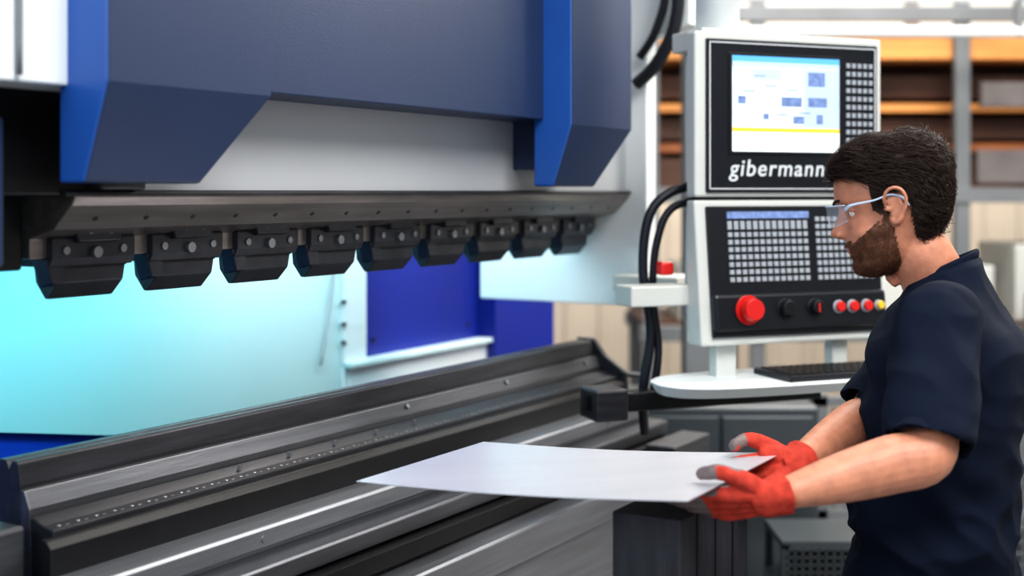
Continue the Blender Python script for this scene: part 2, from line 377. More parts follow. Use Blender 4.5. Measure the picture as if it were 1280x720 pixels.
sl=empty('lower_fascia_group'); sl.parent=CP; sl.location=(0,-0.031,0); sl.rotation_euler=(-math.atan2(0.034,0.318),0,0)
v=[(0.026,-0.008,0.018),(0.476,-0.008,0.018),(0.476,-0.008,0.306),(0.026,-0.008,0.306),(0.026,0.003,0.018),(0.476,0.003,0.018),(0.476,0.003,0.306),(0.026,0.003,0.306)]
mesh('keypad_fascia',v,[(0,1,2,3),(7,6,5,4),(0,4,5,1),(1,5,6,2),(2,6,7,3),(3,7,4,0)],M_face,sl,bevel=0.003)
box('button_ledge',0.026,0.476,-0.022,0.0,0.03,0.112,M_face,sl,0.008)
g=Geo()
for (x0,x1,nc) in ((0.074,0.286,13),(0.303,0.460,10)):
    dx=(x1-x0)/nc
    for i in range(nc):
        for j in range(9):
            lo=0.008 if j==8 and x0<0.1 else 0
            g.box(x0+i*dx,x0+i*dx+dx*0.68,-0.0115,-0.007,0.138+j*0.0165-lo,0.138+j*0.0165+0.0105-lo)
g.obj('keypad_keys',M_keys,sl,bevel=0.0008)
box('keypad_display',0.074,0.286,-0.0125,-0.008,0.2775,0.293,M_scr4,sl,0.001)
def button(name,x,z,r,m,h=0.014,ring=M_black):
    g=Geo(); g.cyl((x,-0.020,z),(0,-1,0),r*1.2,0.005,24); g.obj(name+'_ring',ring,sl,bevel=0.001)
    g=Geo(); g.cyl((x,-0.025,z),(0,-1,0),r*0.7,h*0.6,24); g.cyl((x,-0.025-h*0.5,z),(0,-1,0),r,h*0.6,24,r*0.85); g.obj(name,m,sl,bevel=0.0015)
button('emergency_stop',0.108,0.076,0.027,M_red,0.024,M_red)
button('selector_knob',0.204,0.076,0.019,M_black,0.014,M_rubber); button('selector_knob',0.280,0.076,0.017,M_black,0.014,M_rubber)
button('red_button',0.343,0.076,0.0125,M_red,0.01,M_keys); button('red_button',0.380,0.076,0.0125,M_red,0.01,M_keys)
button('red_button',0.418,0.076,0.0125,M_red,0.01,M_keys); button('yellow_button',0.452,0.076,0.010,M_yel,0.01,M_keys)
g=Geo(); g.box(0.278,0.282,-0.041,-0.038,0.066,0.086); g.obj('knob_pointers',M_red,sl)
v,f=tubegeo([(0.11,0.09,0.65),(0.11,0.09,1.3)],[0.05,0.05],24,dome=False); mesh('hanger_pole',v,f,M_white,CP,smooth=True)
box('hanger_flange',0.03,0.19,0.02,0.16,0.655,0.70,M_whiteg,CP,0.003)
box('hanger_arm',-0.45,0.17,0.04,0.14,1.3,1.40,M_white,CP,0.006)
box('strut_a',0.055,0.105,0.0,0.035,-0.075,0.003,M_whiteg,CP,0.003); box('strut_b',0.36,0.40,0.0,0.035,-0.075,0.003,M_whiteg,CP,0.003)
pts=[(-0.12,-0.06),(-0.09,-0.12),(0.0,-0.155),(0.2,-0.165),(0.42,-0.15),(0.5,-0.10),(0.5,0.06),(0.3,0.10),(0.0,0.08),(-0.10,0.02)]
sp=smoothpts(pts+[pts[0]],5)[:-1]; n=len(sp)
vv=[(p[0],p[1],-0.072) for p in sp]+[(p[0]*0.94+0.01,p[1]*0.8,-0.098) for p in sp]
mesh('keyboard_tray',vv,[tuple(range(n)),tuple(range(2*n-1,n-1,-1))]+[(i,(i+1)%n,n+(i+1)%n,n+i) for i in range(n)],M_white,CP,bevel=0.004)
box('keyboard',0.16,0.47,-0.13,0.02,-0.072,-0.058,M_face,CP,0.004)
g=Geo()
for i in range(16):
    for j in range(5): g.box(0.17+i*0.0182,0.184+i*0.0182,-0.12+j*0.026,-0.10+j*0.026,-0.059,-0.055)
g.obj('keyboard_keys',M_black,CP,bevel=0.001)
cable('signal_cable',[(0.10,0.10,0.36),(0.0,0.11,0.335),(-0.05,0.12,0.28),(-0.06,0.13,0.16),(-0.035,0.14,0.02),(-0.05,0.15,-0.12),(-0.03,0.18,-0.22)],0.011,M_rubber,CP)
cable('signal_cable_b',[(0.10,0.10,0.32),(0.01,0.12,0.30),(-0.025,0.13,0.22),(-0.03,0.14,0.10),(-0.015,0.14,-0.03),(-0.03,0.15,-0.15)],0.009,M_rubber,CP)
box('red_connector',-0.045,-0.012,0.07,0.10,0.15,0.18,M_red,CP,0.006)
box('mount_bracket',-0.14,0.005,0.03,0.11,0.085,0.13,M_whiteg,CP,0.004)
box('swing_arm',-0.20,0.40,0.10,0.15,-0.155,-0.112,M_black,CP,0.004)
box('swing_arm_joint',-0.20,-0.12,0.08,0.17,-0.17,-0.10,M_dsteel,CP,0.006)
box('tray_bracket',0.02,0.30,0.0,0.14,-0.116,-0.096,M_dsteel,CP,0.004)

# ---------------------------------------------------------------- worker
WK=empty('factory_worker')
hf=Vector((-0.972,0.235,0)).normalized(); hl=Vector((0,0,1)).cross(hf)
pit=math.radians(13); F=hf*math.cos(pit)+Vector((0,0,-1))*math.sin(pit); Uh=hf*math.sin(pit)+Vector((0,0,1))*math.cos(pit)
S=0.94; HC=Vector((0.652,2.2,1.576))
HM=Matrix(((F.x*S,hl.x*S,Uh.x*S,HC.x),(F.y*S,hl.y*S,Uh.y*S,HC.y),(F.z*S,hl.z*S,Uh.z*S,HC.z),(0,0,0,1)))
def H(p): return HM@Vector(p)
tab=np.array([
 (0.118,0.012,-0.020,0.012),
 (0.114,0.036,-0.046,0.034),
 (0.103,0.060,-0.070,0.054),
 (0.085,0.080,-0.088,0.067),
 (0.060,0.092,-0.097,0.0745),
 (0.040,0.0955,-0.100,0.0765),
 (0.026,0.0970,-0.101,0.0765),
 (0.012,0.0905,-0.099,0.0745),
 (-0.005,0.0880,-0.094,0.0715),
 (-0.025,0.0885,-0.086,0.0695),
 (-0.045,0.0900,-0.074,0.0655),
 (-0.060,0.0925,-0.062,0.0620),
 (-0.072,0.0890,-0.050,0.0585),
 (-0.082,0.0855,-0.040,0.0545),
 (-0.096,0.0890,-0.022,0.0480),
 (-0.107,0.0840,-0.005,0.0390),
 (-0.114,0.0680,0.012,0.0260),
 (-0.117,0.0520,0.022,0.0120)])[::-1]
def ptab(z):
    return (np.interp(z,tab[:,0],tab[:,1]),np.interp(z,tab[:,0],tab[:,2]),np.interp(z,tab[:,0],tab[:,3]))
def ga(x,s): return math.exp(-(x/s)**2)
def hp(z,th):
    f,b,w=ptab(z); 
    xc=(0.35*f+0.65*b) if z>-0.03 else 0.5*(f+b)
    c_=math.cos(th); s_=math.sin(th)
    cx=math.copysign(abs(c_)**0.86,c_); sy=math.copysign(abs(s_)**0.92,s_)
    a=(f-xc) if c_>0 else (xc-b)
    x=xc+a*cx; y=w*sy
    if c_>0: y*=1-0.06*c_
    if c_>0:
        d=0
        if -0.048<z<0.02:
            k=(0.016-z)/(0.016+0.028)
            amp=0.031*max(0,min(1,k))**1.15 if z>-0.028 else 0.031*max(0,1-((-0.028-z)/0.016)**2)
            sg=0.009+0.007*max(0,min(1,k))
            d+=amp*ga(y,sg)
        d+=0.004*ga(z-0.028,0.008)*ga(abs(y)-0.03,0.022)
        d-=0.010*ga(z-0.008,0.012)*ga(abs(y)-0.031,0.015)
        d+=0.004*ga(z+0.022,0.015)*ga(abs(y)-0.045,0.016)
        d+=0.005*ga(z+0.056,0.0045)*ga(y,0.020)
        d+=0.0055*ga(z+0.067,0.005)*ga(y,0.018)
        d-=0.003*ga(z+0.0615,0.002)*ga(y,0.022)
        x+=d
    return (x,y,z)
zs=list(np.linspace(-0.117,0.118,110)); NT=120
G=Geo()
vv=[];ff=[]
for z in zs:
    for i in range(NT): vv.append(hp(z,2*math.pi*i/NT))
vv=np.array(vv).reshape(len(zs),NT,3)
for _ in range(3):
    vv[1:-1]=0.25*vv[:-2]+0.5*vv[1:-1]+0.25*vv[2:]
headgrid=vv.copy()
vl=[H(p) for p in vv.reshape(-1,3)]
for k in range(len(zs)-1):
    for i in range(NT):
        j=(i+1)%NT; ff.append((k*NT+i,k*NT+j,(k+1)*NT+j,(k+1)*NT+i))
ff.append(tuple(range(NT-1,-1,-1))); ff.append(tuple((len(zs)-1)*NT+i for i in range(NT)))
G.add(vl,ff)
EX,EY,EZ=0.0665,0.029,0.006
for s_ in (1,-1):
    v,f=tubegeo([H((0.098,s_*0.010,-0.030)),H((0.106,s_*0.0105,-0.032))],[0.0065*S,0.006*S],12); G.add(v,f)
    ra=0.0132; pp=(EX-0.0005,s_*EY,EZ+0.0015)
    vs2=[];fs2=[];nn_=14
    for a in range(nn_+1):
        for b in range(nn_):
            el=math.pi/2-(a/nn_)*math.pi*0.56; az=2*math.pi*b/nn_
            vs2.append(H((pp[0]+ra*math.cos(el)*math.cos(az),pp[1]+ra*math.cos(el)*math.sin(az)*1.15,pp[2]+ra*math.sin(el))))
    for a in range(nn_):
        for b in range(nn_):
            b2=(b+1)%nn_; fs2.append((a*nn_+b,a*nn_+b2,(a+1)*nn_+b2,(a+1)*nn_+b))
    fs2.append(tuple(nn_*nn_+b for b in range(nn_)))
    G.add(vs2,fs2)
    hel=[(0.012,0.071,0.004),(0.014,0.079,0.016),(0.008,0.084,0.027),(-0.004,0.088,0.033),(-0.017,0.091,0.028),(-0.023,0.091,0.014),(-0.020,0.088,-0.002),(-0.012,0.083,-0.016),(-0.004,0.079,-0.026),(0.004,0.075,-0.028),(0.008,0.072,-0.020)]
    p,r=spow([tuple(H((x,s_*y,z))) for x,y,z in hel],[0.0036]*7+[0.0042,0.0058,0.0052,0.004],4)
    v,f=tubegeo(p,r,10,ref=tuple(hl)); G.add(v,f)
    con=[(0.006,0.070,0.020),(-0.004,0.074,0.018),(-0.013,0.078,0.010),(-0.012,0.077,-0.004),(-0.003,0.074,-0.014),(0.006,0.071,-0.014)]
    p,r=spow([tuple(H((x,s_*y,z))) for x,y,z in con],[(0.003,0.006)]*6,4); v,f=tubegeo(p,r,8,ref=tuple(hl)); G.add(v,f)
    v,f=tubegeo([H((-0.003,s_*0.070,0.026)),H((-0.006,s_*0.076,0.012)),H((-0.004,s_*0.074,-0.008)),H((0.0,s_*0.070,-0.022))],[(0.008,0.004),(0.014,0.004),(0.012,0.004),(0.006,0.004)],12,ref=tuple(hl)); G.add(v,f)
    v,f=tubegeo([H((0.014,s_*0.072,-0.001)),H((0.009,s_*0.078,-0.004))],[0.005,0.003],8); G.add(v,f)
bf=Vector((-0.94,0.34,0)).normalized(); bl=Vector((0,0,1)).cross(bf)
TC=Vector((0.732,2.2,0))
def B(f_,l_,z): return Vector((TC.x,TC.y,0))+bf*f_+bl*l_+Vector((0,0,z))
p,r=spow([H((-0.016,0,-0.03)),H((-0.022,0,-0.075)),H((-0.034,0,-0.11)),B(0.0,0,1.43),B(-0.01,0,1.36)],[(0.053,0.053),(0.051,0.053),(0.051,0.053),(0.056,0.056),(0.07,0.055)],5)
v,f=tubegeo([tuple(a) for a in p],r,24,ref=tuple(bf)); G.add(v,f)
for s_ in (1,-1):
    p,r=spow([B(-0.02,s_*0.02,1.43),B(-0.02,s_*0.08,1.39),B(-0.01,s_*0.15,1.37)],[0.030,0.030,0.030]); v,f=tubegeo(p,r,16); G.add(v,f)
    # sternomastoid
    p,r=spow([H((-0.020,s_*0.052,-0.040)),H((0.0,s_*0.042,-0.085)),B(0.045,s_*0.012,1.43)],[0.008,0.010,0.007]); v,f=tubegeo(p,r,10); G.add(v,f)
v,f=tubegeo([H((0.032,0,-0.125)),H((0.024,0,-0.140))],[0.009,0.008],10); G.add(v,f)
p,r=spow([B(0,0,1.37),B(0,0,1.30),B(0,0,1.15),B(0.01,0,1.0),B(0.01,0,0.9)],[(0.11,0.06),(0.14,0.08),(0.13,0.08),(0.14,0.09),(0.15,0.10)]); v,f=tubegeo(p,r,24,ref=tuple(bf)); G.add(v,f)
Lsh=B(-0.005,0.170,1.395); Rsh=B(-0.005,-0.170,1.395)
Lel=Vector((0.612,1.890,1.212)); Lwr=Vector((0.366,1.835,1.161))
Rel=Vector((0.628,2.235,1.210)); Rwr=Vector((0.448,2.045,1.164))
def arm(sh,el,wr,down):
    d1=(el-sh); d2=(wr-el)
    pts=[sh,sh+d1*0.35,sh+d1*0.75,el+d1*0.0,el+d2*0.22,el+d2*0.55,el+d2*0.82,el+d2*0.92]
    rad=[0.052,0.048,0.043,0.041,(0.040,0.043),(0.034,0.036),(0.027,0.025),(0.024,0.021)]
    p,r=spow([tuple(a) for a in pts],rad,5); v,f=tubegeo(p,r,20,ref=(0,0,1)); G.add(v,f)
    e=el-d2.normalized()*0.014+Vector((0,0,-0.012)); v,f=tubegeo([e,e+d2*0.1],[0.029,0.029],14); G.add(v,f)
arm(Lsh,Lel,Lwr,1); arm(Rsh,Rel,Rwr,1)
body=remeshed('body',G,0.0028,[M_skin,M_lip],WK,3,0.5)
HMi=HM.inverted()
for p in body.data.polygons:
    q=HMi@p.center
    if q.x>0.085 and abs(q.y)<0.021*(1-abs(q.z+0.0615)/0.02) and -0.072<q.z<-0.052: p.material_index=1
for s_ in (1,-1):
    c_=H((EX,s_*EY,EZ))
    bm=bmesh.new(); bmesh.ops.create_uvsphere(bm,u_segments=20,v_segments=14,radius=0.0122*S); me=bpy.data.meshes.new('eyeball'); bm.to_mesh(me); bm.free(); me.materials.append(M_sclera); me.materials.append(M_iris)
    o=bpy.data.objects.new('eyeball',me); link(o,WK); o.location=c_
    gz=(F*0.8+Vector((0,0,-1))*0.45).normalized()
    for p in me.polygons:
        p.use_smooth=True
        if p.center.normalized().dot(gz)>0.88: p.material_index=1
# hair --------------------------------------------------------
def ss(a,b,x):
    t=max(0.0,min(1.0,(x-a)/(b-a))); return t*t*(3-2*t)
def hairline(x,z,y):
    if x>0.066: lim=0.064
    elif x>0.038: lim=0.064-(0.066-x)*0.5
    elif x>0.014: lim=-0.004+ (0.054 if x>0.034 else 0)
    elif x>-0.026: lim=0.030
    else: lim=-0.078
    return z-lim
def is_beard(x,y,z):
    if x<0.008: return False
    if z>-0.008-(x-0.012)*0.62 and not (-0.056<z<-0.045 and abs(y)<0.030): return False
    if abs(y)<0.020 and -0.072<z<-0.057 and x>0.07: return False
    if z>-0.045: return z< -0.008-(x-0.012)*0.62 and abs(y)>0.028
    return True
def gridn(k,i):
    a=headgrid[min(k+1,len(zs)-1),i]-headgrid[max(k-1,0),i]; b=headgrid[k,(i+1)%NT]-headgrid[k,i-1]
    nrm_=np.cross(b,a); l=np.linalg.norm(nrm_); return nrm_/l if l>1e-9 else np.array([0,0,1.0])
def patch(name,test,off,m):
    idx={};vs=[];fs=[]
    def gv(k,i):
        key=(k,i)
        if key not in idx:
            p=headgrid[k,i]; n_=gridn(k,i); nz=noise.noise(Vector(p*60))*0.0015
            q=p+n_*(off(p)+nz); idx[key]=len(vs); vs.append(H(q))
        return idx[key]
    for k in range(len(zs)-1):
        for i in range(NT):
            j=(i+1)%NT; c_=(headgrid[k,i]+headgrid[k+1,j])/2
            if test(c_): fs.append((gv(k,i),gv(k,j),gv(k+1,j),gv(k+1,i)))
    if name=='hair_base':
        fs.append(tuple(gv(len(zs)-1,i) for i in range(NT)))
    return mesh(name,vs,fs,m,WK,smooth=True)
def hoff(p):
    x,y,z=p; base=0.0025
    base+=0.008*ss(0.03,0.09,z)*(1-ss(0.075,0.115,x))
    base+=0.006*ss(-0.07,0.02,z)*(1-ss(-0.07,0.0,x))
    return base
patch('hair_base',lambda c_:hairline(c_[0],c_[2],c_[1])>0.003,hoff,M_hair)
patch('beard_base',lambda c_:is_beard(*c_),lambda p:0.0008+0.001*max(0,min(1,(-0.05-p[2])/0.04)),M_beard)
def strands(name,N_,test,lenf,dirf,offf,rad,m,clm=0.25,lift=0.3,jit=0.10):
    cu=bpy.data.curves.new(name,'CURVE'); cu.dimensions='3D'; cu.bevel_depth=rad; cu.bevel_resolution=0; cu.materials.append(m)
    cnt=0;tries=0
    while cnt<N_ and tries<N_*40:
        tries+=1
        k=random.randrange(1,len(zs)-1); i=random.randrange(NT)
        a_=random.random(); p=headgrid[k,i]*(1-a_)+headgrid[k,(i+1)%NT]*a_
        b_=random.random(); p=p*b_+(1-b_)*(headgrid[k-1,i]*(1-a_)+headgrid[k-1,(i+1)%NT]*a_)
        if not test(p): continue
        n_=gridn(k,i); L_=lenf(p)*random.uniform(0.7,1.25)
        cn=np.array(noise.noise_vector(Vector(p*26)))*clm+rng.normal(0,jit,3)
        d=dirf(p,n_)+cn; d=d-n_*(np.dot(d,n_)-0.05); d/=np.linalg.norm(d)
        lf=lift*random.uniform(0.6,1.5)
        P0=p+n_*offf(p)*0.6
        pts=[]
        for s_ in (0,0.35,0.7,1.0):
            q=P0+n_*(L_*lf*math.sin(s_*2.6))+d*L_*s_-n_*(L_*L_*6*s_*s_)
            pts.append(H(q))
        sp_=cu.splines.new('POLY'); sp_.points.add(3)
        for t_,q in enumerate(pts):
            sp_.points[t_].co=(q.x,q.y,q.z,1); sp_.points[t_].radius=(1,1,0.8,0.25)[t_]
        cnt+=1
    o=bpy.data.objects.new(name,cu); link(o,WK); return o
def hd(p,n_):
    x,y,z=p
    top=np.array([-0.9,0.25*np.sign(y),-0.05]); back=np.array([-0.45,0,-0.9]); side=np.array([-0.75,0,-0.60])
    a=ss(-0.09,-0.01,x); low=back*(1-a)+side*a
    b=ss(0.02,0.085,z); return top*b+low*(1-b)
def hlen(p):
    x,y,z=p
    l=0.012+0.024*ss(0.02,0.075,z)
    l=max(l,0.014+0.012*(1-ss(-0.06,0.0,x)))
    return l
strands('hair_strands',14000,lambda p:hairline(p[0],p[2],p[1])>0,hlen,hd,hoff,0.00042,M_hair,0.65,0.34,0.20)
strands('beard_strands',6500,lambda p:is_beard(*p),lambda p:0.004+0.004*max(0,min(1,(-0.05-p[2])/0.05)),lambda p,n_:np.array([0.1,0,-1.0]),lambda p:0.001,0.00028,M_beard,0.3,0.30,0.15)
cu=bpy.data.curves.new('eyebrows','CURVE'); cu.dimensions='3D'; cu.bevel_depth=0.0006; cu.materials.append(M_hair)
for s_ in (1,-1):
    for i in range(160):
        t_=random.random(); y=0.014+0.036*t_; z=0.024+0.006*math.sin(t_*2.2)+random.uniform(-0.002,0.002)
        x=0.0985-0.22*max(0,y-0.012)**1.15*2.0
        a=H((x+0.003,s_*y,z)); b=H((x+0.003-0.004,s_*(y+0.008),z+0.001))
        sp_=cu.splines.new('POLY'); sp_.points.add(1); sp_.points[0].co=(*a,1); sp_.points[1].co=(*b,1); sp_.points[1].radius=0.3
o=bpy.data.objects.new('eyebrows',cu); link(o,WK)
# glasses
def lensp(y,z): 
    return (0.116-7.5*y*y-0.1*abs(z-0.005), y, z)
vs=[];fs=[];ny=28;nz=8
for k in range(nz+1):
    for i in range(ny+1):
        y=-0.066+0.132*i/ny; t_=k/nz
        low=-0.016+0.014*ga(y,0.012)+0.008*(abs(y)/0.066)**3; hi=0.024-0.004*(abs(y)/0.066)**2
        z=low+(hi-low)*t_; vs.append(H(lensp(y,z)))
for k in range(nz):
    for i in range(ny): a=k*(ny+1)+i; fs.append((a,a+1,a+ny+2,a+ny+1))
o=mesh('glasses_lens',vs,fs,M_lens,WK,smooth=True)
p=[tuple(H(lensp(-0.066+0.132*i/20,0.024-0.004*(abs(-0.066+0.132*i/20)/0.066)**2))) for i in range(21)]
v,f=tubegeo(p,[0.0014]*21,8); mesh('glasses_browline',v,f,M_gframe,WK,smooth=True)
p=[tuple(H(lensp(y,-0.016+0.014*ga(y,0.012)+0.008*(abs(y)/0.066)**3))) for y in np.linspace(-0.066,0.066,25)]
v,f=tubegeo(p,[0.0007]*25,6); mesh('glasses_lower_rim',v,f,M_gframe,WK,smooth=True)
for s_ in (1,-1):
    p,r=spow([tuple(H(lensp(s_*0.066,0.012))),tuple(H((0.070,s_*0.077,0.018))),tuple(H((0.03,s_*0.081,0.018))),tuple(H((0.002,s_*0.083,0.022))),tuple(H((-0.018,s_*0.082,0.012))),tuple(H((-0.026,s_*0.080,-0.004)))],[(0.0014,0.0045),(0.0012,0.0025),(0.0011,0.0018),(0.0011,0.0018),(0.0012,0.0022),(0.0012,0.002)],5)
    v,f=tubegeo(p,r,8); mesh('glasses_temple',v,f,M_gframe,WK,smooth=True)

# shirt
G=Geo()
def ring_loft(rows,n=48,ex=2.35):
    rr=smoothpts(rows,5); v=[];f=[]
    for (fz,lz,z,d,w) in rr:
        tilt=ss(1.40,1.47,z)*0.45
        for i in range(n):
            a=2*math.pi*i/n; c_=math.cos(a);s_=math.sin(a)
            ff_=d*math.copysign(abs(c_)**(2/ex),c_)
            v.append(B(fz+ff_,lz+w*math.copysign(abs(s_)**(2/ex),s_),z-ff_*tilt))
    for k in range(len(rr)-1):
        for i in range(n):
            j=(i+1)%n; f.append((k*n+i,k*n+j,(k+1)*n+j,(k+1)*n+i))
    f.append(tuple(range(n-1,-1,-1))); f.append(tuple((len(rr)-1)*n+i for i in range(n)))
    return v,f
rows=[(0.010,0,0.84,0.134,0.188),(0.012,0,0.92,0.134,0.186),(0.010,0,1.02,0.132,0.180),(0.002,0,1.14,0.132,0.182),(-0.006,0,1.24,0.134,0.192),(-0.014,0,1.32,0.132,0.194),(-0.018,0,1.37,0.116,0.180),(-0.018,0,1.405,0.096,0.150),(-0.012,0,1.432,0.078,0.108),(-0.006,0,1.455,0.064,0.076),(-0.004,0,1.467,0.060,0.064)]
v,f=ring_loft(rows); G.add(v,f)
def sleeve(sh,el,inn):
    d=el-sh; dn=d.normalized(); E=0.93
    pts=[inn,sh+Vector((0,0,-0.005)),sh+d*0.25,sh+d*0.6,sh+d*E]
    p,r=spow([tuple(a) for a in pts],[0.058,0.066,0.068,0.067,0.068],5)
    for t_,rr in ((E,0.060),(E-0.04,0.056),(E-0.14,0.050)):
        p.append(tuple(sh+d*t_)); r.append((rr,rr))
    v=[];f=[];n_=28
    T=[]
    P=[Vector(a) for a in p]
    hemn=(dn+Vector((0,0,-0.55))).normalized()
    for i in range(len(P)):
        if i>=len(P)-4: T.append(hemn)
        else: T.append((P[i+1]-P[max(0,i-1)]).normalized())
    for q,rr,t_ in zip(P,r,T):
        u_=Vector((0,0,1)).cross(t_).normalized(); w_=t_.cross(u_)
        for i in range(n_):
            a=2*math.pi*i/n_; v.append(q+u_*rr[0]*math.cos(a)+w_*rr[1]*math.sin(a))
    for k in range(len(P)-1):
        for i in range(n_):
            j=(i+1)%n_; f.append((k*n_+i,k*n_+j,(k+1)*n_+j,(k+1)*n_+i))
    f.append(tuple(range(n_-1,-1,-1))); f.append(tuple((len(P)-1)*n_+i for i in range(n_)))
    G.add(v,f)
sleeve(Lsh,Lel,B(-0.02,0.09,1.380)); sleeve(Rsh,Rel,B(-0.02,-0.09,1.380))
shirt=remeshed('t_shirt',G,0.005,M_shirt,WK,7,0.5)
me=shirt.data
n0=len(me.vertices)
co=np.empty(n0*3); me.vertices.foreach_get('co',co); co=co.reshape(-1,3)
no=np.array([v.normal[:] for v in me.vertices])
for i in range(n0):
    x,y,z=co[i]
    a=noise.noise(Vector((x*5+z*3,y*5,z*11-x*6)))
    a2=noise.noise(Vector((x*9-z*7+5,y*9,z*16+x*10)))
    b=noise.noise(Vector((x*14+3,y*14,z*9+x*10)))
    lowk=0.6+1.0*max(0,min(1,(1.30-z)/0.3))
    dd=(0.5-abs(a)*2.2)*0.013*lowk+(0.4-abs(a2)*2.2)*0.006*lowk+b*0.004
    co[i]+=no[i]*dd
me.vertices.foreach_set('co',co.reshape(-1)); me.update()
p=[];nC=40
for i in range(nC+1):
    a=2*math.pi*i/nC
    p.append(B(-0.004+0.060*math.cos(a),0.064*math.sin(a),1.466-0.030*math.cos(a)))
v,f=tubegeo(p,[(0.0035,0.008)]*(nC+1),10,dome=False); mesh('shirt_collar',v,f,M_shirt,WK,smooth=True)

# trousers and boots
G=Geo()
p,r=spow([B(0.01,0,0.98),B(0.01,0,0.92),B(0.005,0,0.84)],[(0.155,0.105),(0.165,0.115),(0.16,0.115)]); v,f=tubegeo(p,r,28,ref=tuple(bf)); G.add(v,f)
for s_,ft in ((1,0.06),(-1,-0.05)):
    p,r=spow([B(0.01,s_*0.085,0.88),B(0.02+ft*0.3,s_*0.10,0.68),B(0.03+ft*0.6,s_*0.11,0.48),B(ft*0.9,s_*0.115,0.28),B(ft,s_*0.12,0.07)],[0.098,0.086,0.068,0.064,0.056]); v,f=tubegeo(p,r,24,ref=tuple(bf)); G.add(v,f)
remeshed('trousers',G,0.008,M_pants,WK,5,0.5)
for s_,ft in ((1,0.06),(-1,-0.05)):
    G=Geo(); p,r=spow([B(ft-0.06,s_*0.12,0.045),B(ft,s_*0.12,0.055),B(ft+0.08,s_*0.125,0.045),B(ft+0.17,s_*0.13,0.035)],[(0.036,0.042),(0.04,0.05),(0.044,0.042),(0.042,0.032)]); v,f=tubegeo(p,r,20); G.add(v,f)
    v,f=tubegeo([B(ft-0.01,s_*0.12,0.05),B(ft-0.01,s_*0.12,0.16)],[0.048,0.052],20); G.add(v,f)
    o=remeshed('work_boot',G,0.006,M_boot,WK,3,0.5)
    for v_ in o.data.vertices: v_.co.z=max(v_.co.z,0.0)

# gloves
def hand(name,wr,el,fwd,dors,side,curl,thumb,palmgrey,sc_=0.88):
    fwd=fwd.normalized(); dz=(dors-fwd*dors.dot(fwd)).normalized(); ty=dz.cross(fwd)*side
    bk=(el-wr).normalized()
    def P(x,y,z): return wr+fwd*x+ty*y+dz*z
    G=Geo()
    specs=[(0.031,0.074,0.0104,0),(0.0105,0.082,0.0108,1),(-0.0115,0.076,0.0104,2),(-0.032,0.060,0.0094,3)]
    mx=[0.086,0.090,0.086,0.077]
    for (y,L_,rd,k) in specs:
        p,r=spow([P(0.0,y*0.55,0),P(0.05,y*0.85,0.002),P(mx[k],y,0.0)],[(0.017,0.016),(0.014,0.015),(0.012,0.0125)]); v,f=tubegeo(p,r,14,ref=tuple(dz)); G.add(v,f)
        a=0; seg=(0.46,0.30,0.24)
        pts=[P(mx[k],y,0.0)]
        x=mx[k]; z=0.0
        for s_,c_ in zip(seg,curl[k]):
            a+=math.radians(c_); x+=math.cos(a)*L_*s_; z-=math.sin(a)*L_*s_
            pts.append(P(x,y*(1+0.22*(x-mx[k])/0.07),z))
        rr=[rd*1.1,rd*1.02,rd*0.95,rd*0.80]
        pp,r2=spow([tuple(a_) for a_ in pts],rr,4); v,f=tubegeo(pp,r2,12,ref=tuple(ty)); G.add(v,f)
        v,f=tubegeo([pts[0]+dz*0.001,pts[0]+fwd*0.006+dz*0.002],[rd*1.18,rd*1.15],12); G.add(v,f)
    v,f=tubegeo([P(0.02,0.018,-0.008),P(0.045,0.028,-0.012)],[0.020,0.017],14); G.add(v,f)
    v,f=tubegeo([P(0.02,-0.02,-0.006),P(0.06,-0.028,-0.006)],[0.015,0.013],14); G.add(v,f)
    pp,r2=spow([tuple(P(*t_)) for t_ in thumb],[0.0180,0.0150,0.0128,0.0108],4); v,f=tubegeo(pp,r2,14); G.add(v,f)
    pp,r2=spow([tuple(wr+bk*0.034),tuple(wr+bk*0.031),tuple(wr+bk*0.026),tuple(wr+bk*0.012),tuple(wr),tuple(P(0.02,0,0))],[(0.034,0.031),(0.0375,0.0345),(0.0355,0.0325),(0.0345,0.0315),(0.0345,0.0295),(0.034,0.024)],5); v,f=tubegeo(pp,r2,24,ref=tuple(dz),dome=False); G.add(v,f)
    G.v=[tuple(wr+(Vector(q)-wr)*sc_) for q in G.v]
    o=remeshed(name,G,0.0019,[M_glove,M_gloveg],WK,2,0.5)
    me=o.data
    co=[v_.co.copy() for v_ in me.vertices]; nos=[v_.normal.copy() for v_ in me.vertices]
    for i,v_ in enumerate(me.vertices):
        q=co[i]; w=noise.noise(q*90)*0.0008+(0.5-abs(noise.noise(Vector((q.x*45,q.y*45,q.z*60)))*2))*0.0010
        xx=(q-wr).dot(bk)
        if xx>0.003: w+=0.0005*math.sin(xx*1400)
        v_.co=q+nos[i]*w
    for p_ in me.polygons:
        d=(p_.center-wr)/sc_; x=d.dot(fwd); y=d.dot(ty); z=d.dot(dz); nz_=p_.normal.dot(dz)
        jag=noise.noise(p_.center*120)*0.006
        if x>0.098+jag or (palmgrey and x>0.03 and nz_<-0.35 and z<-0.004+jag) or (y>0.040+jag and x>0.068): p_.material_index=1
    return o
crl=[(-2,6,6),(3,10,8),(9,16,12),(16,22,14)]
thb=[(0.012,0.022,-0.006),(0.036,0.051,-0.011),(0.066,0.063,-0.019),(0.097,0.048,-0.028)]
hand('glove_left',Lwr,Lel,Vector((-0.95,0.28,-0.17)),Vector((-0.15,-0.62,-0.68)),-1,crl,thb,True)
hand('glove_right',Rwr,Rel,Vector((-0.95,-0.18,-0.17)),Vector((0.1,0.60,-0.70)),1,crl,thb,False)

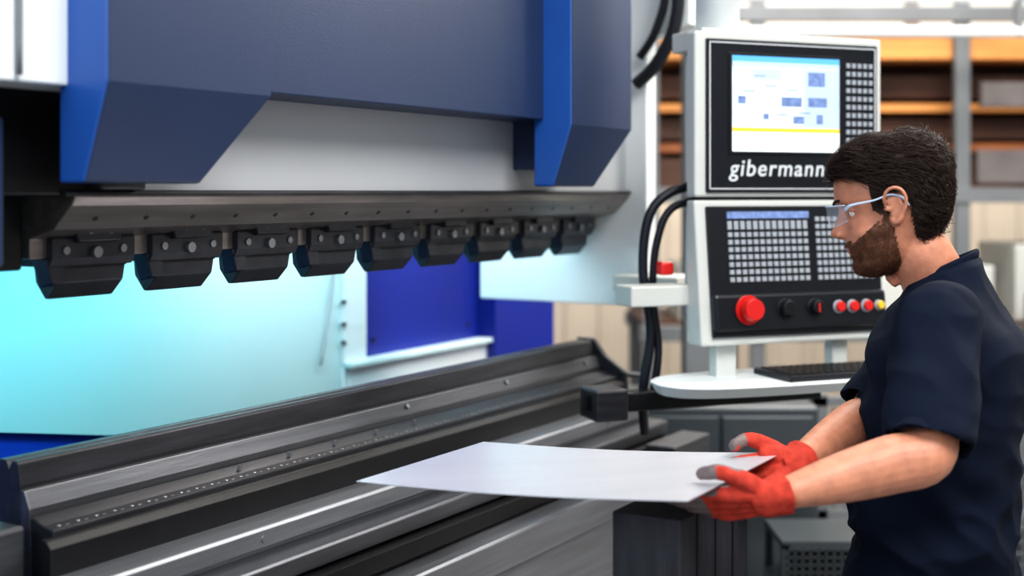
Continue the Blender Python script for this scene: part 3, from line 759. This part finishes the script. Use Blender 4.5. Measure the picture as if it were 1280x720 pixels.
# ---------------------------------------------------------------- room
box('floor',-7,7,-4,9.2,-0.1,0.0,M_floor,None,0)
def corr(name,x0,x1,y,z0,z1,m):
    vs=[];fs=[];x=x0;prof=[(0,0),(0.16,0),(0.18,0.03),(0.22,0.03),(0.24,0)]
    xs=[]
    while x<x1:
        for dx,dy in prof[:-1]: xs.append((x+dx,-dy))
        x+=0.24
    for (xx,dy) in xs: vs+= [(xx,y+dy,z0),(xx,y+dy,z1)]
    for i in range(len(xs)-1): fs.append((2*i,2*i+2,2*i+3,2*i+1))
    n_=len(vs); vs+=[(x0,y+0.1,z0),(xs[-1][0],y+0.1,z0),(xs[-1][0],y+0.1,z1),(x0,y+0.1,z1)]; fs.append((n_,n_+3,n_+2,n_+1))
    return mesh(name,vs,fs,m,None)
corr('wall_back',-7,7,9.0,0,2.3,M_wall)
box('wall_back_upper',-7,7,9.0,9.1,2.3,5.0,M_wallw,None,0)
box('wall_left',-7.1,-7,-4,9.1,0,5,M_wallw,None,0); box('wall_right',7,7.1,-4,9.1,0,5,M_wallw,None,0)
box('ceiling',-7,7,-4,9.1,5.0,5.1,M_ceil,None,0)
box('trim_1',-6.95,6.95,8.9,8.99,2.28,2.38,M_rack,None,0.005)
RK=empty('storage_rack',Matrix.Translation((0,6.0,0)))
g=Geo()
for x in (0.62,1.12,2.08,3.2): 
    g.box(x,x+0.07,0,0.05,0,2.9); g.box(x,x+0.07,0.75,0.8,0,2.9)
g.obj('uprights',M_rack,RK,bevel=0.003)
g=Geo()
for z in (0.9,1.55,2.40): 
    g.box(0.6,3.3,-0.012,0.04,z,z+0.07); g.box(0.6,3.3,0.76,0.81,z,z+0.07)
g.obj('beams',M_rack,RK,bevel=0.003)
for zz in (1.62,0.97): box('shelf_board',0.62,3.25,0.06,0.74,zz,zz+0.02,M_dwood,RK,0)
g=Geo();g2=Geo();g3=Geo();g5=Geo()
g3.box(0.70,3.18,0.06,0.72,2.23,2.34)
g5.box(0.70,3.18,0.60,0.70,1.64,2.23)
lay=[(1.64,0.12,0,0.10),(1.79,0.045,1,0.16),(1.86,0.10,0,0.30),(1.99,0.04,2,0.22),(2.06,0.11,0,0.26)]
for (z,h,t_,yy) in lay:
    (g2,g,g3)[t_].box(0.70,3.18,yy,0.58,z,z+h)
g.obj('timber_planks',M_wood,RK); g2.obj('dark_planks',M_dwood,RK); g3.obj('pale_planks',M_wood2,RK); g5.obj('rack_back_board',M_dwood,RK)
for i,(x,zz,w_,h_) in enumerate(((2.2,1.64,0.34,0.16),(2.60,1.64,0.26,0.26),(2.22,2.0,0.40,0.12))):
    box('storage_box',x,x+w_,0.05,0.095,zz,zz+h_,M_box,RK,0.006)
g=Geo()
for i in range(6): g.box(0.8+i*0.4,1.1+i*0.4,0.1,0.6,0.98,1.0+0.25+0.1*(i%3))
g.obj('crates',M_whiteg,RK,bevel=0.01)
PP=empty('ceiling_pipe_run',Matrix.Translation((0,5.6,0)))
for zz,r in ((2.30,0.025),(2.45,0.02)):
    v,f=tubegeo([(0.2,0,zz),(4.0,0,zz)],[r,r],12,dome=False); mesh('pipe',v,f,M_white,PP,smooth=True)
box('pipe_hanger',2.2,2.23,-0.02,0.02,2.28,5.0,M_rack,PP,0); box('pipe_hanger',3.3,3.33,-0.02,0.02,2.28,5.0,M_rack,PP,0)
SC=empty('steel_column',Matrix.Translation((0.72,5.0,0)))
box('web',-0.006,0.006,-0.06,0.06,0,5,M_rack,SC,0); box('flange_a',-0.05,0.05,-0.07,-0.06,0,5,M_rack,SC,0); box('flange_b',-0.05,0.05,0.06,0.07,0,5,M_rack,SC,0)
EC=empty('electrical_cabinet',Matrix.Translation((0.34,4.0,0)))
box('carcass',0,0.62,0,0.45,0.06,0.93,M_cab,EC,0.01); box('plinth',0.02,0.6,0.02,0.43,0,0.06,M_black,EC,0)
box('door_leaf',0.02,0.305,-0.015,0,0.09,0.90,M_cab,EC,0.004); box('door_leaf',0.315,0.60,-0.015,0,0.09,0.90,M_cab,EC,0.004)
box('handle',0.28,0.295,-0.035,-0.015,0.5,0.62,M_bolt,EC,0.003); box('handle',0.325,0.34,-0.035,-0.015,0.5,0.62,M_bolt,EC,0.003)
WC=empty('wire_mesh_cage',Matrix.Translation((1.02,4.3,0)))
g=Geo()
for x in (0,0.96): 
    for y in (0,0.7): g.box(x,x+0.04,y,y+0.04,0,0.92)
for z in (0.1,0.5,0.88): g.box(0,1,0,0.03,z,z+0.03); g.box(0,1,0.71,0.74,z,z+0.03); g.box(0,0.03,0,0.74,z,z+0.03); g.box(0.97,1.0,0,0.74,z,z+0.03)
for i in range(24): g.box(0.04*i+0.02,0.04*i+0.025,0.01,0.015,0.1,0.9)
for j in range(20): g.box(0,1,0.01,0.015,0.1+0.04*j,0.105+0.04*j)
g.obj('cage_frame',M_rack,WC); box('cage_load',0.06,0.94,0.06,0.68,0.12,0.46,M_cab,WC,0.02)
PS=empty('perforated_step',Matrix.Translation((0.76,3.55,0)))
g=Geo(); nxp=12; nzp=5; wx=0.26/nxp
for i in range(nxp+1): g.box(i*wx,i*wx+0.006,-0.004,0,0.50,0.61)
for j in range(nzp+1): g.box(0,0.266,-0.004,0,0.50+j*0.021,0.506+j*0.021)
g.box(-0.01,0.276,0.0,0.25,0.61,0.63); g.box(-0.01,0.276,0.01,0.25,0.49,0.50)
for x in (-0.01,0.256):
    for y in (0.0,0.23): g.box(x,x+0.02,y,y+0.02,0,0.62)
g.obj('step_frame',M_cab,PS); box('step_back',0,0.26,0.02,0.03,0.5,0.61,M_black,PS,0)
BM=empty('background_machine',Matrix.Translation((2.35,5.1,0)))
box('machine_body',0,1.2,0,0.8,0,1.15,M_rack,BM,0.03); box('machine_head',0.1,0.9,0.1,0.7,1.15,1.42,M_whiteg,BM,0.03); box('machine_panel',0.15,0.5,-0.02,0.0,0.7,1.0,M_face,BM,0.005)
box('machine_visor',0.1,0.9,0.05,0.1,1.2,1.36,M_cab,BM,0.01)

# ---------------------------------------------------------------- lights / world
area('ceiling_light_key',(1.6,0.3,4.2),(0.3,2.4,1.3),2.6,1.6,165,(1.0,0.97,0.92))
area('ceiling_light_fill',(-2.0,-0.8,3.2),(-0.1,2.6,1.4),2.4,1.6,75,(0.85,0.93,1.0))
area('ceiling_light_back',(1.5,6.5,4.8),(1.5,7.0,0),4,2,230,(1.0,0.93,0.84))
area('ceiling_light_mid',(1.6,3.6,4.6),(1.8,6.2,1.8),2.5,1.2,190,(1.0,0.93,0.84))
area('ceiling_light_rim',(2.6,3.9,3.4),(0.7,2.2,1.4),1.2,1.2,70,(1.0,0.96,0.9))
w=bpy.data.worlds.new('World'); scene.world=w; w.use_nodes=True
bg=w.node_tree.nodes['Background']; bg.inputs[0].default_value=(0.86,0.92,1.0,1); bg.inputs[1].default_value=0.68
# ---------------------------------------------------------------- camera
cam=bpy.data.cameras.new('camera'); co_=bpy.data.objects.new('camera',cam); COL.objects.link(co_)
cam.sensor_width=36; cam.lens=45; cam.shift_y=-120/1280; co_.location=(0,0,1.6); co_.rotation_euler=(math.pi/2,0,0)
cam.clip_start=0.05
cam.dof.use_dof=True; cam.dof.focus_distance=2.25; cam.dof.aperture_fstop=2.0
scene.camera=co_
scene.view_settings.view_transform='Standard'; scene.view_settings.exposure=0.0
try: scene.view_settings.look='Medium High Contrast'
except Exception as e: print('look',e)
